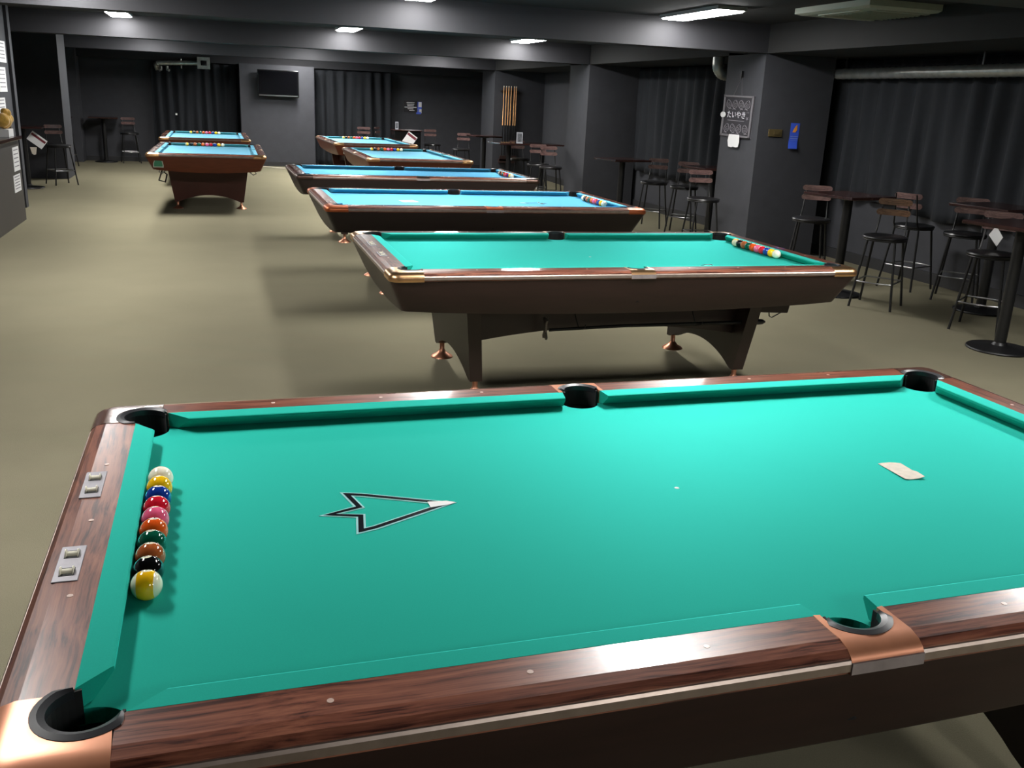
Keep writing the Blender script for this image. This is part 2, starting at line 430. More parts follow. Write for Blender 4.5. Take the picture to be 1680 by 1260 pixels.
def table(name, label, loc, rz, mats, group, counters=False):
    t = thing(name, label, 'pool table', (loc[0], loc[1], 0), rz, group)
    mc, mwx, mwy, mcast, mapron, mbase = mats
    # bed with bites at the six pockets (centred coordinates)
    b = .05
    corner = arc((-HX-.03, -HY-.03), .062, 108.8, -18.8)        # bottom-left, walked from left side to bottom side
    side = arc((0, -HY-.062), .06, 168.4, 11.6)
    pts = []
    pts += corner + side
    pts += [(-x, y) for x, y in corner][::-1]
    pts += [(-x, -y) for x, y in corner]
    pts += [(-x, -y) for x, y in side]
    pts += [(x, -y) for x, y in corner][::-1]
    bm = bmesh.new(); prism(bm, pts, ZBED-.028, ZBED)
    link('bed_cloth', bm, mc, t)
    bm = bmesh.new()
    bx(bm, (-HX+.1, -HY+.1, .62), (HX-.1, HY-.1, ZBED-.03))
    link('slate', bm, mbase, t)
    # cushions: profile v outward
    prof = [(0, .800), (.004, .8015), (.05, .804), (.05, .764), (.028, .766), (.004, .789), (0, .793)]
    def cush(p0, p1, out, m0, m1):
        """p0,p1 nose ends; out = outward unit; m0,m1 shortening of the back line at each end (negative = longer)"""
        p0 = Vector(p0); p1 = Vector(p1); out = Vector(out); d = (p1-p0).normalized()
        lo = []
        for p, s, mm in ((p0, 1, m0), (p1, -1, m1)):
            lo.append([(*(p+out*v+d*s*mm*(v/.05)), z) for v, z in prof])
        bm = bmesh.new()
        mid = [[(a[0]+(b_[0]-a[0])*k/10, a[1]+(b_[1]-a[1])*k/10, a[2]) for a, b_ in zip(*lo)] for k in range(11)]
        loft(bm, mid)
        return link('cushion', bm, mc, t)
    for sy in (-1, 1):
        cush((-HX+.085, sy*HY), (-.072, sy*HY), (0, sy), -.055, -.008)
        cush((.072, sy*HY), (HX-.085, sy*HY), (0, sy), -.008, -.055)
    for sx in (-1, 1):
        cush((sx*HX, -HY+.08), (sx*HX, HY-.08), (sx, 0), -.055, -.055)
    # rails
    rp = [(.05, .8035), (.067, .8035), (.125, .8035), (.150, .798), (.162, .788), (.162, .756), (.067, .756), (.05, .756)]
    def rail(a, b_, out, mat, sights, lead=0):
        a = Vector(a); b_ = Vector(b_); out = Vector(out)
        bm = bmesh.new()
        dd = (b_-a).normalized()
        loft(bm, [[(*(p+out*v+dd*sg*(.013 if v < .06 and abs(p.x) > .2 else 0)), z) for v, z in rp] for p, sg in ((a, 1), (b_, -1))])
        o = link('rail', bm, mat, t)
        bm = bmesh.new()
        tp = [(.158, .786), (.165, .784), (.1685, .779), (.1685, .764), (.160, .760)]
        loft(bm, [[(*(p+out*v), z) for v, z in tp] for p in (a, b_)])
        link('edge_strip', bm, M['alu'], o)
        d = (b_-a).normalized()
        for s in sights:
            c = Vector(s)+out*.094
            bm = bmesh.new()
            lathe(bm, [(.0055, .8030), (.0055, .8042)], (c.x, c.y), 12)
            link('rail_sight', bm, M['sight'], o)
        return o
    q = .3175
    rails = []
    for sy in (-1, 1):
        rail((-HX+.015, sy*HY), (-.075, sy*HY), (0, sy), mwx, [(-HX+q*k, sy*HY) for k in (1, 2, 3)])
        rail((.075, sy*HY), (HX-.015, sy*HY), (0, sy), mwx, [(q*k, sy*HY) for k in (1, 2, 3)])
    for sx in (-1, 1):
        r_ = rail((sx*HX, -HY+.012), (sx*HX, HY-.012), (sx, 0), mwy, [(sx*HX, -HY+q*k) for k in (1, 2, 3)])
        if sx == -1: left_rail = r_
    # corner castings
    def rr(o_, r):   # outer corner, offset o_, corner radius r, in corner-local outward-negative coords
        c = (-o_+r, -o_+r)
        return [(c[0]+r*math.cos(math.radians(270-k*10)), c[1]+r*math.sin(math.radians(270-k*10))) for k in range(10)]
    bite = arc((-.03, -.03), .068, 141.8, 308.2, 18)
    for sx in (-1, 1):
        for sy in (-1, 1):
            loops = []
            for o_, r, z in ((.166, .055, .754), (.169, .058, .76), (.169, .058, .778), (.162, .052, .79), (.150, .042, .798), (.128, .03, .8045)):
                lp = [(.015, -o_)]+rr(o_, r)+[(-o_, .012)]+bite
                loops.append([(sx*(x*1-HX)*-1*-1 if False else (x-HX)*(-sx)*1.0, (y-HY)*(-sy), z) for x, y in lp])
            bm = bmesh.new(); loft(bm, loops)
            link('corner_casting', bm, mcast, t, smooth=True)
    for sy in (-1, 1):
        bt = arc((0, -.06), .066, -160, -20, 16)[::-1]   # right to left below
        loops = []
        for o_, z in ((.166, .757), (.1695, .76), (.1695, .778), (.163, .789), (.151, .798), (.128, .8045)):
            lp = [(-.075, -.048), (-.075, -o_), (.075, -o_), (.075, -.048)]+[(.062, -.05)]+bt+[(-.062, -.05)]
            loops.append([(x*(-sy), (y-HY)*(-sy), z) for x, y in lp])
        bm = bmesh.new(); loft(bm, loops)
        sc_ = link('side_casting', bm, mcast, t, smooth=True)
        bm = bmesh.new(); bx(bm, (-.0752, sy*(HY+.169)-.0025, .759), (.0752, sy*(HY+.169)+.0025, .781)); link('edge_strip', bm, M['alu2'], sc_)
    # pockets: liner lip and black cup
    def pocket(c, ang, half, ri, ro, wall):
        c = Vector(c)
        bm = bmesh.new(); n = 22
        secs = []
        for k in range(n+1):
            a = math.radians(ang-half+2*half*k/n)
            taper = min(1, min(k, n-k)/3+.35)
            e = Vector((math.cos(a), math.sin(a)))
            r2 = ri+(ro-ri)*taper
            secs.append([(*(c+e*r), z) for r, z in ((ri, .79), (ri, .8045), ((ri+r2)/2, .8085), (r2, .8055), (r2, .79))])
        loft(bm, secs)
        o = link('pocket', bm, M['liner'], t, smooth=True)
        bm = bmesh.new()
        # outward wall down to the cup
        secs = []
        for k in range(n+1):
            a = math.radians(ang-wall+2*wall*k/n); e = Vector((math.cos(a), math.sin(a)))
            secs.append([(*(c+e*(ri+.0005)), .8015), (*(c+e*(ri+.002)), .74), (*(c+e*(ri+.008)), .74), (*(c+e*(ri+.005)), .8015)])
        loft(bm, secs)
        prof_ = [(.066, .733), (.066, .60), (.0, .60)]
        pts_ = [[(c.x+r*math.cos(k*2*PI/28), c.y+r*math.sin(k*2*PI/28), z) for k in range(28)] for r, z in ((.068, .733), (.062, .66), (.05, .61))]
        loft(bm, pts_, cap0=False)
        link('pocket_cup', bm, M['hole'], o)
    for sx in (-1, 1):
        for sy in (-1, 1):
            pocket((sx*(HX+.03), sy*(HY+.03)), math.degrees(math.atan2(sy, sx)), 112, .053, .074, 124)
    for sy in (-1, 1):
        pocket((0, sy*(HY+.058)), 90*sy, 82, .052, .073, 96)
    # apron
    def ring(o_, r, zf, n=16):
        pts = []
        X, Y = HX+o_, HY+o_
        for cx, cy, a0 in ((X-r, Y-r, 0), (-X+r, Y-r, 90), (-X+r, -Y+r, 180), (X-r, -Y+r, 270)):
            arcp = [(cx+r*math.cos(math.radians(a0+k*15)), cy+r*math.sin(math.radians(a0+k*15))) for k in range(7)]
            pts += arcp
            nx = {0: (-X+r, Y), 90: (-X, -Y+r), 180: (X-r, -Y), 270: (X, Y-r)}[a0]
            last = arcp[-1]
            for k in range(1, n): pts.append((last[0]+(nx[0]-last[0])*k/n, last[1]+(nx[1]-last[1])*k/n))
        out = []
        for x, y in pts:
            e = 1-max(min(1, abs(x)/X)**2 if abs(abs(y)-Y) < .02 else 0, min(1, abs(y)/Y)**2 if abs(abs(x)-X) < .02 else 0)
            corner_ = (abs(abs(x)-X) < r and abs(abs(y)-Y) < r)
            out.append((x, y, zf(0 if corner_ else e)))
        return out
    bm = bmesh.new()
    zb = lambda e: .578-.036*e
    L4 = [ring(.158, .05, lambda e: .756), ring(.158, .05, lambda e: .748), ring(.085, .05, lambda e: zb(e)+.01), ring(.078, .045, zb), ring(.05, .04, zb), ring(.05, .04, lambda e: .74)]
    loft(bm, L4, cap0=False, cap1=False)
    link('apron', bm, mapron, t, smooth=True)
    # base: two arched end panels and an arched stretcher
    for sx in (-1, 1):
        bm = bmesh.new(); secs = []; n = 24
        for k in range(n+1):
            u = -1+2*k/n
            zlow = .095 if abs(u) > .88 else .095+.10*math.cos(u/.88*PI/2)**.8
            yb = u*.475; yt = u*.56
            zt_ = .64
            f = (zlow-.095)/(zt_-.095)
            yl = yb+(yt-yb)*f
            xo_b, xo_t = .905, .965
            xl = xo_b+(xo_t-xo_b)*f
            secs.append([(sx*xl, yl, zlow), (sx*xo_t, yt, zt_), (sx*(xo_t-.085), yt, zt_), (sx*(xl-.075), yl, zlow)])
        loft(bm, secs)
        link('end_panel', bm, mbase, t)
    bm = bmesh.new()
    for yy in (-.36, .36):
        secs = []
        for k in range(25):
            u = -1+2*k/24
            zl = .31+.075*(1-u*u)
            secs.append([(u*.88, yy-.02, zl), (u*.88, yy-.02, .64), (u*.88, yy+.02, .64), (u*.88, yy+.02, zl)])
        loft(bm, secs)
    link('stretcher', bm, mbase, t)
    for sx in (-1, 1):
        for sy in (-1, 1):
            bm = bmesh.new()
            lathe(bm, [(.016, .12), (.016, .055), (.022, .045), (.034, .03), (.07, .01), (.075, 0)], (sx*.865, sy*.44), 28)
            link('foot', bm, M['copperfoot'], t, smooth=True)
    if counters:
        for yc, dy in ((.830, .075), (.443, .072)):
            y = yc-HY; x = -HX-.1105
            bm = bmesh.new(); bx(bm, (x-.0225, y-dy, .803), (x+.0225, y+dy, .8055))
            pl = link('score_counter', bm, M['plate'], left_rail, bevel=.001)
            for s in (-1, 1):
                yy = y+s*.036
                bm = bmesh.new(); bx(bm, (x-.013, yy-.016, .8052), (x+.013, yy+.016, .8061)); link('slot', bm, M['hole'], t)
                bm = bmesh.new()
                tube(bm, [(x-.012, yy, .802), (x-.010, yy, .802), (x-.0095, yy, .802), (x+.0095, yy, .802), (x+.010, yy, .802), (x+.012, yy, .802)],
                     [.014, .014, .0095, .0095, .014, .014], 18)
                link('counter_wheel', bm, M['ivory'], t)
    return t

rose = [srgb(62, 30, 24), srgb(118, 68, 52), srgb(150, 94, 72)]
M['wx'] = wood('rosewood_long', *rose, 0)
M['wy'] = wood('rosewood_end', *rose, 1)
M['apron_dark'] = plain('dark_mahogany_apron', srgb(44, 27, 23), .42, noise=.2, nscale=5, stretch=(1, 1, 8))
M['apron_black'] = plain('black_brown_apron', srgb(36, 26, 24), .45, noise=.15, nscale=5, stretch=(1, 1, 8))
M['apron_red'] = plain('red_brown_apron', srgb(112, 56, 34), .42, noise=.15, nscale=5, stretch=(1, 1, 8))
M['base_dark'] = plain('dark_base', srgb(40, 27, 25), .4, noise=.15, nscale=6)
M['base_red'] = plain('maroon_base', srgb(72, 34, 27), .45, noise=.12, nscale=6)
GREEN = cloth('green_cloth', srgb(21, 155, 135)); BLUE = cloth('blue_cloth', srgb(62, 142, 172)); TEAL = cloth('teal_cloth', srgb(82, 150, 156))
M['cast_orange'] = plain('orange_copper', srgb(190, 105, 66), .4, metal=.8, noise=.1, nscale=8)
M['cast_gold'] = plain('pale_gold_copper', srgb(225, 178, 130), .3, metal=1, noise=.1, nscale=8)
M['cast_dark'] = plain('dark_bronze', srgb(92, 74, 66), .35, metal=.9, noise=.1, nscale=8)
gp = 'pool tables in the hall'
T1 = table('pool_table', 'nearest pool table with green cloth, rosewood rails and two score counters', (1.27, .635), 0,
           (GREEN, M['wx'], M['wy'], M['copper'], M['apron_dark'], M['base_dark']), gp, counters=True)
T2 = table('pool_table', 'second pool table, green cloth, dark base with a bridge stick hung beneath', (2.461, 4.21), math.radians(-.2),
           (GREEN, M['wx'], M['wy'], M['cast_gold'], M['apron_dark'], M['base_dark']), gp, counters=True)
T3 = table('pool_table', 'blue pool table with orange copper corners, just behind the second green one', (2.458, 7.24), math.radians(.3),
           (BLUE, M['wx'], M['wy'], M['cast_orange'], M['apron_black'], M['base_dark']), gp)
T4 = table('pool_table', 'blue pool table with dark corners, third in the sideways row', (2.466, 10.27), math.radians(.4),
           (BLUE, M['wx'], M['wy'], M['cast_dark'], M['apron_black'], M['base_dark']), gp)
T5 = table('pool_table', 'reddish brown pool table with teal cloth at left, end on, nearer of two', (.09, 13.95), math.radians(89.2),
           (TEAL, M['wx'], M['wy'], M['cast_gold'], M['apron_red'], M['base_red']), gp)
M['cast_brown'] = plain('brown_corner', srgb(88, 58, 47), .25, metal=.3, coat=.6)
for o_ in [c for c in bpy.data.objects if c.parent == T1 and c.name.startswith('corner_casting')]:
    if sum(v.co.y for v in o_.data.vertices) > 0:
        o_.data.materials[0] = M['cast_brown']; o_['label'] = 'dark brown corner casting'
def tcopy(label, loc, rz):
    o = copy_tree(T5); o['label'] = label; o.location = (loc[0], loc[1], 0); o.rotation_euler[2] = math.radians(rz); return o
T6 = tcopy('teal pool table at far left, directly behind the reddish brown one', (.02, 18.42), 90)
T8 = tcopy('teal pool table seen end on behind the sideways blue tables, middle of the hall', (3.09, 14.0), 90.3)
T7 = tcopy('farthest teal pool table in front of the curtain right of the television', (3.085, 18.22), 91.4)

# ------------------------------------------------------------------ balls
def ballmat(name, c, stripe=False, white=srgb(248, 242, 212)):
    m, nt, p = base_mat(name)
    p.inputs['Roughness'].default_value = .07; p.inputs['Coat Weight'].default_value = .5
    p.inputs['Base Color'].default_value = c
    tc = nt.nodes.new('ShaderNodeTexCoord'); sp = nt.nodes.new('ShaderNodeSeparateXYZ')
    nt.links.new(tc.outputs['Object'], sp.inputs[0])
    def math_(op, a, b=None, v=None):
        n = nt.nodes.new('ShaderNodeMath'); n.operation = op; nt.links.new(a, n.inputs[0])
        if b is not None: nt.links.new(b, n.inputs[1])
        if v is not None: n.inputs[1].default_value = v
        return n.outputs[0]
    dotf = math_('GREATER_THAN', sp.outputs['Z'], v=.0285*math.cos(.36))       # number disc around local +Z
    mx = nt.nodes.new('ShaderNodeMix'); mx.data_type = 'RGBA'
    mx.inputs[6].default_value = c; mx.inputs[7].default_value = white
    fac = dotf
    if stripe:
        ax = math_('ABSOLUTE', sp.outputs['X'])
        band = math_('GREATER_THAN', ax, v=.0152)
        fac = math_('MAXIMUM', dotf, band)
    nt.links.new(fac, mx.inputs[0]); nt.links.new(mx.outputs[2], p.inputs['Base Color'])
    return m
BC = {0: ('white cue ball', srgb(250, 244, 222)), 1: ('yellow ball', srgb(255, 196, 24)), 2: ('blue ball', srgb(22, 58, 150)),
      3: ('red ball', srgb(214, 30, 50)), 4: ('pink ball', srgb(240, 100, 140)), 5: ('orange ball', srgb(236, 92, 30)),
      6: ('dark green ball', srgb(10, 84, 62)), 7: ('brown ball', srgb(176, 92, 48)), 8: ('black ball', srgb(12, 12, 14)),
      9: ('yellow striped white ball', srgb(255, 196, 24))}
def glyph(body, size):
    cu = bpy.data.curves.new('g', 'FONT'); cu.body = body; cu.size = size; cu.align_x = 'CENTER'; cu.align_y = 'CENTER'
    cu.resolution_u = 3
    o = bpy.data.objects.new('g', cu); COL.objects.link(o); bpy.context.view_layer.update()
    me = bpy.data.meshes.new_from_object(o.evaluated_get(bpy.context.evaluated_depsgraph_get()))
    COL.objects.unlink(o); bpy.data.objects.remove(o)
    return me
BALLS = {}
def make_ball(n):
    t = thing('billiard_ball' if n else 'cue_ball', '', 'ball')
    bm = bmesh.new(); bmesh.ops.create_uvsphere(bm, u_segments=40, v_segments=24, radius=.0285)
    mt = plain('cue_ball_white', BC[0][1], .07, coat=.5) if n == 0 else ballmat(BC[n][0].replace(' ', '_'), BC[n][1], n == 9)
    link('shell', bm, mt, t, smooth='all')
    if n == 0:
        bm = bmesh.new()
        loft(bm, [[(r*math.cos(k*PI/8), r*math.sin(k*PI/8), math.sqrt(.0285**2-r*r)+.0001) for k in range(16)] for r in (.0032, .0012)])
        o = link('red_dot', bm, plain('red_dot', srgb(190, 40, 30), .2), t)
        o.rotation_euler = (math.radians(-12), math.radians(8), 0)
    else:
        me = glyph(str(n), .0155)
        bm = bmesh.new(); bm.from_mesh(me)
        bmesh.ops.subdivide_edges(bm, edges=bm.edges, cuts=1)
        for v in bm.verts:
            x, y = v.co.x, v.co.y
            v.co.z = math.sqrt(max(1e-8, .0285**2-x*x-y*y))+.00015
        link('number', bm, M['blackplastic'], t)
    return t
for n in range(10): BALLS[n] = make_ball(n)
used = set()
def place_ball(n, x, y, label, rot, group):
    if n in used: o = copy_tree(BALLS[n])
    else: o = BALLS[n]; used.add(n)
    o.location = (x, y, ZBED+.0285); o.rotation_euler = rot
    o['label'] = label; o['group'] = group
def ball_row(p0, d, seq, where, group, spin=0, tilt=.1):
    for k, n in enumerate(seq):
        w = '%s %s' % (BC[n][0], where)
        place_ball(n, p0[0]+d[0]*k*.0577, p0[1]+d[1]*k*.0577, w, (random.uniform(-.1, .1)+tilt, random.uniform(-.1, .1), spin+random.uniform(-.15, .15)), group)
up = [0, 1, 2, 3, 4, 5, 6, 7, 8, 9]
ball_row((.0305, .872), (0, -1), up, 'in the row on the nearest table', 'ball row on the nearest table', 0, -.3)
ball_row((3.692, 4.535), (.004, -1), up[::-1], 'in the row on the second green table', 'ball row on the second green table', .6)
ball_row((3.675, 7.46), (0, -1), up[::-1], 'in the row on the nearer sideways blue table', 'ball row on the nearer blue table', .6)
ball_row((3.69, 10.48), (0, -1), up[::-1], 'in the row on the farther sideways blue table', 'ball row on the farther blue table', .6)
sp_ = 1.0
def far_row(c, y, where, group, rz, x0, wsp):
    for k, n in enumerate(up[::-1]):
        place_ball(n, x0+k*wsp*math.cos(rz), y+k*wsp*math.sin(rz), '%s %s' % (BC[n][0], where), (.3, 0, .3), group)
far_row(0, 15.183, 'on the reddish brown table at left', 'ball row on the reddish brown table', math.radians(-.8), -.25, .062)
far_row(0, 19.652, 'on the teal table at far left', 'ball row on the far left table', 0, -.28, .062)
far_row(0, 15.236, 'on the teal table in the middle of the hall', 'ball row on the middle teal table', math.radians(.3), 2.77, .0577)
far_row(0, 19.448, 'on the farthest teal table', 'ball row on the farthest table', math.radians(1.4), 2.82, .0577)

# ------------------------------------------------------------------ things on the cloth
def ribbon_outline(pts, w):
    """closed ribbon polygon loop pair around pts with half width w (xy)"""
    n = len(pts); A = []; B = []
    for i in range(n):
        p = Vector(pts[i]); a = (p-Vector(pts[i-1])).normalized(); b_ = (Vector(pts[(i+1) % n])-p).normalized()
        na = Vector((-a.y, a.x)); nb = Vector((-b_.y, b_.x)); m = (na+nb)
        m = m.normalized() if m.length > 1e-4 else na
        k = w/max(.45, m.dot(na))
        A.append(p+m*k); B.append(p-m*k)
    return A, B
def rack_film(loc, rz, label, sc=1.0):
    t = thing('rack_template', label, 'rack template', loc, rz)
    tip = (.159, .004)
    pts = [(-.062, .108), (-.045, .030), (-.118, .004), (-.05, -.018), (-.062, -.094), (-.03, -.085), tip, (-.03, .098)]
    pts = [(x*sc, y*sc) for x, y in pts]
    bm = bmesh.new(); A, B = ribbon_outline(pts, .0105*sc)
    loft(bm, [[(*a, 0) for a in A], [(*a, .0012) for a in A], [(*b_, .0012) for b_ in B], [(*b_, 0) for b_ in B]], cap0=False, cap1=False)
    link('clear_film', bm, M['filmclear'], t)
    bm = bmesh.new(); A, B = ribbon_outline(pts, .0058*sc)
    loft(bm, [[(*a, .0012) for a in A], [(*a, .0019) for a in A], [(*b_, .0019) for b_ in B], [(*b_, .0012) for b_ in B]], cap0=False, cap1=False)
    link('black_line', bm, M['filmdark'], t)
    bm = bmesh.new()
    prism(bm, [(.115*sc, -.012*sc), (.163*sc, -.006*sc), (.178*sc, .004*sc), (.16*sc, .015*sc), (.115*sc, .02*sc)], .0019, .0028)
    link('white_tip', bm, M['paper'], t)
    return t
rack_film((.517, .648, ZBED), math.radians(1.5), 'black and clear arrow shaped rack outline on the nearest green cloth')
rack_film((3.05, 3.73, ZBED), math.radians(185), 'faint rack outline on the second green table near its side rail', .9)
rack_film((3.08, 7.2, ZBED), math.radians(180), 'faint dark rack outline on the nearer blue cloth', .9)
def disc(name, x, y, r, label, mat=None):
    bm = bmesh.new(); lathe(bm, [(r, 0), (r*.9, .0008)], (0, 0), 20)
    o = link(name, bm, mat or M['paper']); o.location = (x, y, ZBED); tag(o, label, 'spot sticker'); return o
disc('spot_sticker', 1.266, .632, .0065, 'small white spot sticker at the centre of the nearest cloth')
disc('spot_sticker', 2.42, 4.13, .008, 'small white spot sticker at the centre of the second green cloth')
# crumpled paper strip
bm = bmesh.new()
g = []
c4 = [Vector((1.905, .675)), Vector((1.97, .662)), Vector((1.958, .553)), Vector((1.900, .558))]
for i in range(7):
    row = []
    for j in range(5):
        u = i/6; v = j/4
        p = c4[0].lerp(c4[3], u).lerp(c4[1].lerp(c4[2], u), v)
        row.append(bm.verts.new((p.x, p.y, ZBED+.001+.0035*abs(math.sin(3.1*v*PI+u))+(.004 if j == 4 and i > 3 else 0))))
    g.append(row)
for a, b_ in zip(g, g[1:]):
    for j in range(4): bm.faces.new((a[j], a[j+1], b_[j+1], b_[j]))
o = link('paper_strip', bm, M['cream']); o.modifiers.new('s', 'SOLIDIFY').thickness = .001
tag(o, 'crumpled cream paper strip lying on the nearest green cloth', 'paper')
bm = bmesh.new(); prism(bm, [(1.80, 7.16), (1.95, 7.17), (1.92, 7.34), (1.78, 7.31)], ZBED, ZBED+.002)
tag(link('paper_slip', bm, M['cream']), 'pale paper slip lying on the nearer blue cloth', 'paper')
bm = bmesh.new(); prism(bm, [(-.18, 17.6), (.0, 17.6), (.0, 17.75), (-.18, 17.75)], ZBED, ZBED+.002)
tag(link('paper_slip', bm, M['cream']), 'white paper slip lying on the far left teal cloth', 'paper')

# ------------------------------------------------------------------ under the second table
t = thing('bridge_stick', 'black bridge stick with a notched head hung below the second table', 'bridge stick', (2.0, 3.74, .405))
bm = bmesh.new(); tube(bm, [(.03, 0, -.012), (.5, 0, .0), (1.44, 0, .0)], [.009, .010, .013], 12); link('shaft', bm, M['blackmetal'], t, smooth=True)
bm = bmesh.new(); tube(bm, [(1.40, 0, 0), (1.44, 0, 0), (1.47, 0, 0), (1.49, 0, 0)], [.013, .019, .017, .006], 12); link('rubber_butt', bm, M['liner'], t, smooth=True)
bm = bmesh.new()
hp = [(-.045, -.05), (-.03, -.065), (-.015, -.05), (0, -.06), (.015, -.05), (.03, -.065), (.045, -.05), (.02, -.02), (.02, .03), (.045, .05), (.03, .065), (.015, .052), (0, .062), (-.015, .052), (-.03, .065), (-.045, .05), (-.02, .03), (-.02, -.02)]
loft(bm, [[(x, a*.75, b_) for a, b_ in hp] for x in (.0, .012)])
link('head', bm, plain('grey_metal', srgb(110, 105, 100), .4, metal=.6), t)
for x in (.22, 1.0):
    bm = bmesh.new(); tube(bm, [(x-.03, .06, .2), (x-.02, .03, .08), (x, -.005, -.012), (x+.03, -.02, .0), (x+.035, -.022, .02)], .004, 8)
    link('hook', bm, M['blackmetal'], T2).matrix_parent_inverse = Matrix.Identity(4)
    h = [ob for ob in bpy.data.objects if ob.name.startswith('hook')][-1]
    h.location = (2.0-2.461, 3.74-4.21, .405)
bm = bmesh.new()
loft(bm, [[(.99, -.44, .58), (1.235, -.44, .58), (1.235, -.1, .58), (.99, -.1, .58)], [(.97, -.44, .46), (1.21, -.44, .45), (1.21, -.1, .45), (.97, -.1, .46)]])
link('chalk_box', bm, M['base_dark'], T2, bevel=.006)
bm = bmesh.new(); tube(bm, [(1.09, -.4, .48), (1.10, -.4, .425), (1.12, -.4, .415), (1.2, -.4, .455), (1.2, -.4, .47)], .004, 8)
link('wire_loop', bm, M['blackmetal'], T2)
# bridge stick under nearest table
t = thing('bridge_stick', 'black bridge stick barely seen under the nearest table', 'bridge stick', (1.2, .14, .42))
bm = bmesh.new(); tube(bm, [(0, 0, 0), (1.0, 0, .0)], .012, 12); link('shaft', bm, M['blackmetal'], t, smooth=True)
bm = bmesh.new(); tube(bm, [(-.05, 0, 0), (-.03, 0, 0), (0, 0, 0)], [.01, .018, .013], 12); link('rubber_butt', bm, M['liner'], t, smooth=True)
for x in (.2, .8):
    bm = bmesh.new(); tube(bm, [(x-.07, -.48, .64), (x-.07, -.49, .45), (x-.07, -.51, .407), (x-.07, -.53, .43)], .004, 8); link('hook', bm, M['blackmetal'], T1)
# wire hooks and rack under the left table
for sx in (-1, 1):
    bm = bmesh.new(); tube(bm, [(-.95, sx*.5, .62), (-1.0, sx*.56, .55), (-1.02, sx*.62, .50), (-1.02, sx*.66, .52), (-1.02, sx*.64, .56)], .007, 8)
    link('wire_hook', bm, M['chrome'], T5)
t = thing('ball_rack', 'black ball rack hanging at the left side of the reddish brown table', 'rack', (-.55, 13.05, .45))
bm = bmesh.new(); tube(bm, [(0, 0, .08), (-.05, .05, -.06), (.03, .12, -.09), (.06, .1, .02)], .011, 8, closed=True); link('frame', bm, M['blackmetal'], t)

# ------------------------------------------------------------------ green cards on the table ends
def card(x, y, rz, label, w=.12, h=.21):
    t = thing('green_card', label, 'card', (x, y-.012, .69), rz, 'green cards on table ends')
    t.rotation_euler = (math.radians(-16), 0, rz)
    out = [(-w*.5, -h*.5), (w*.5, -h*.5), (w*.5, -h*.3), (w*.3, h*.45), (-w*.22, h*.45), (-w*.5, -h*.2)]
    bm = bmesh.new(); loft(bm, [[(a*1.12, yy, b_*1.08) for a, b_ in out] for yy in (-.002, -.004)]); link('border', bm, M['pale'], t)
    bm = bmesh.new(); loft(bm, [[(a*.92, yy, b_*.92) for a, b_ in out] for yy in (-.004, -.0055)]); link('face', bm, M['green_tag'], t)
    return t
card(-.565, 12.565, 0, 'green card with pale border on the end of the reddish brown table', .12, .15)
card(2.52, 12.62, 0, 'green card with pale border on the end of the middle teal table', .12, .17)
card(2.55, 16.84, 0, 'green card with pale border on the end of the farthest teal table', .12, .17)

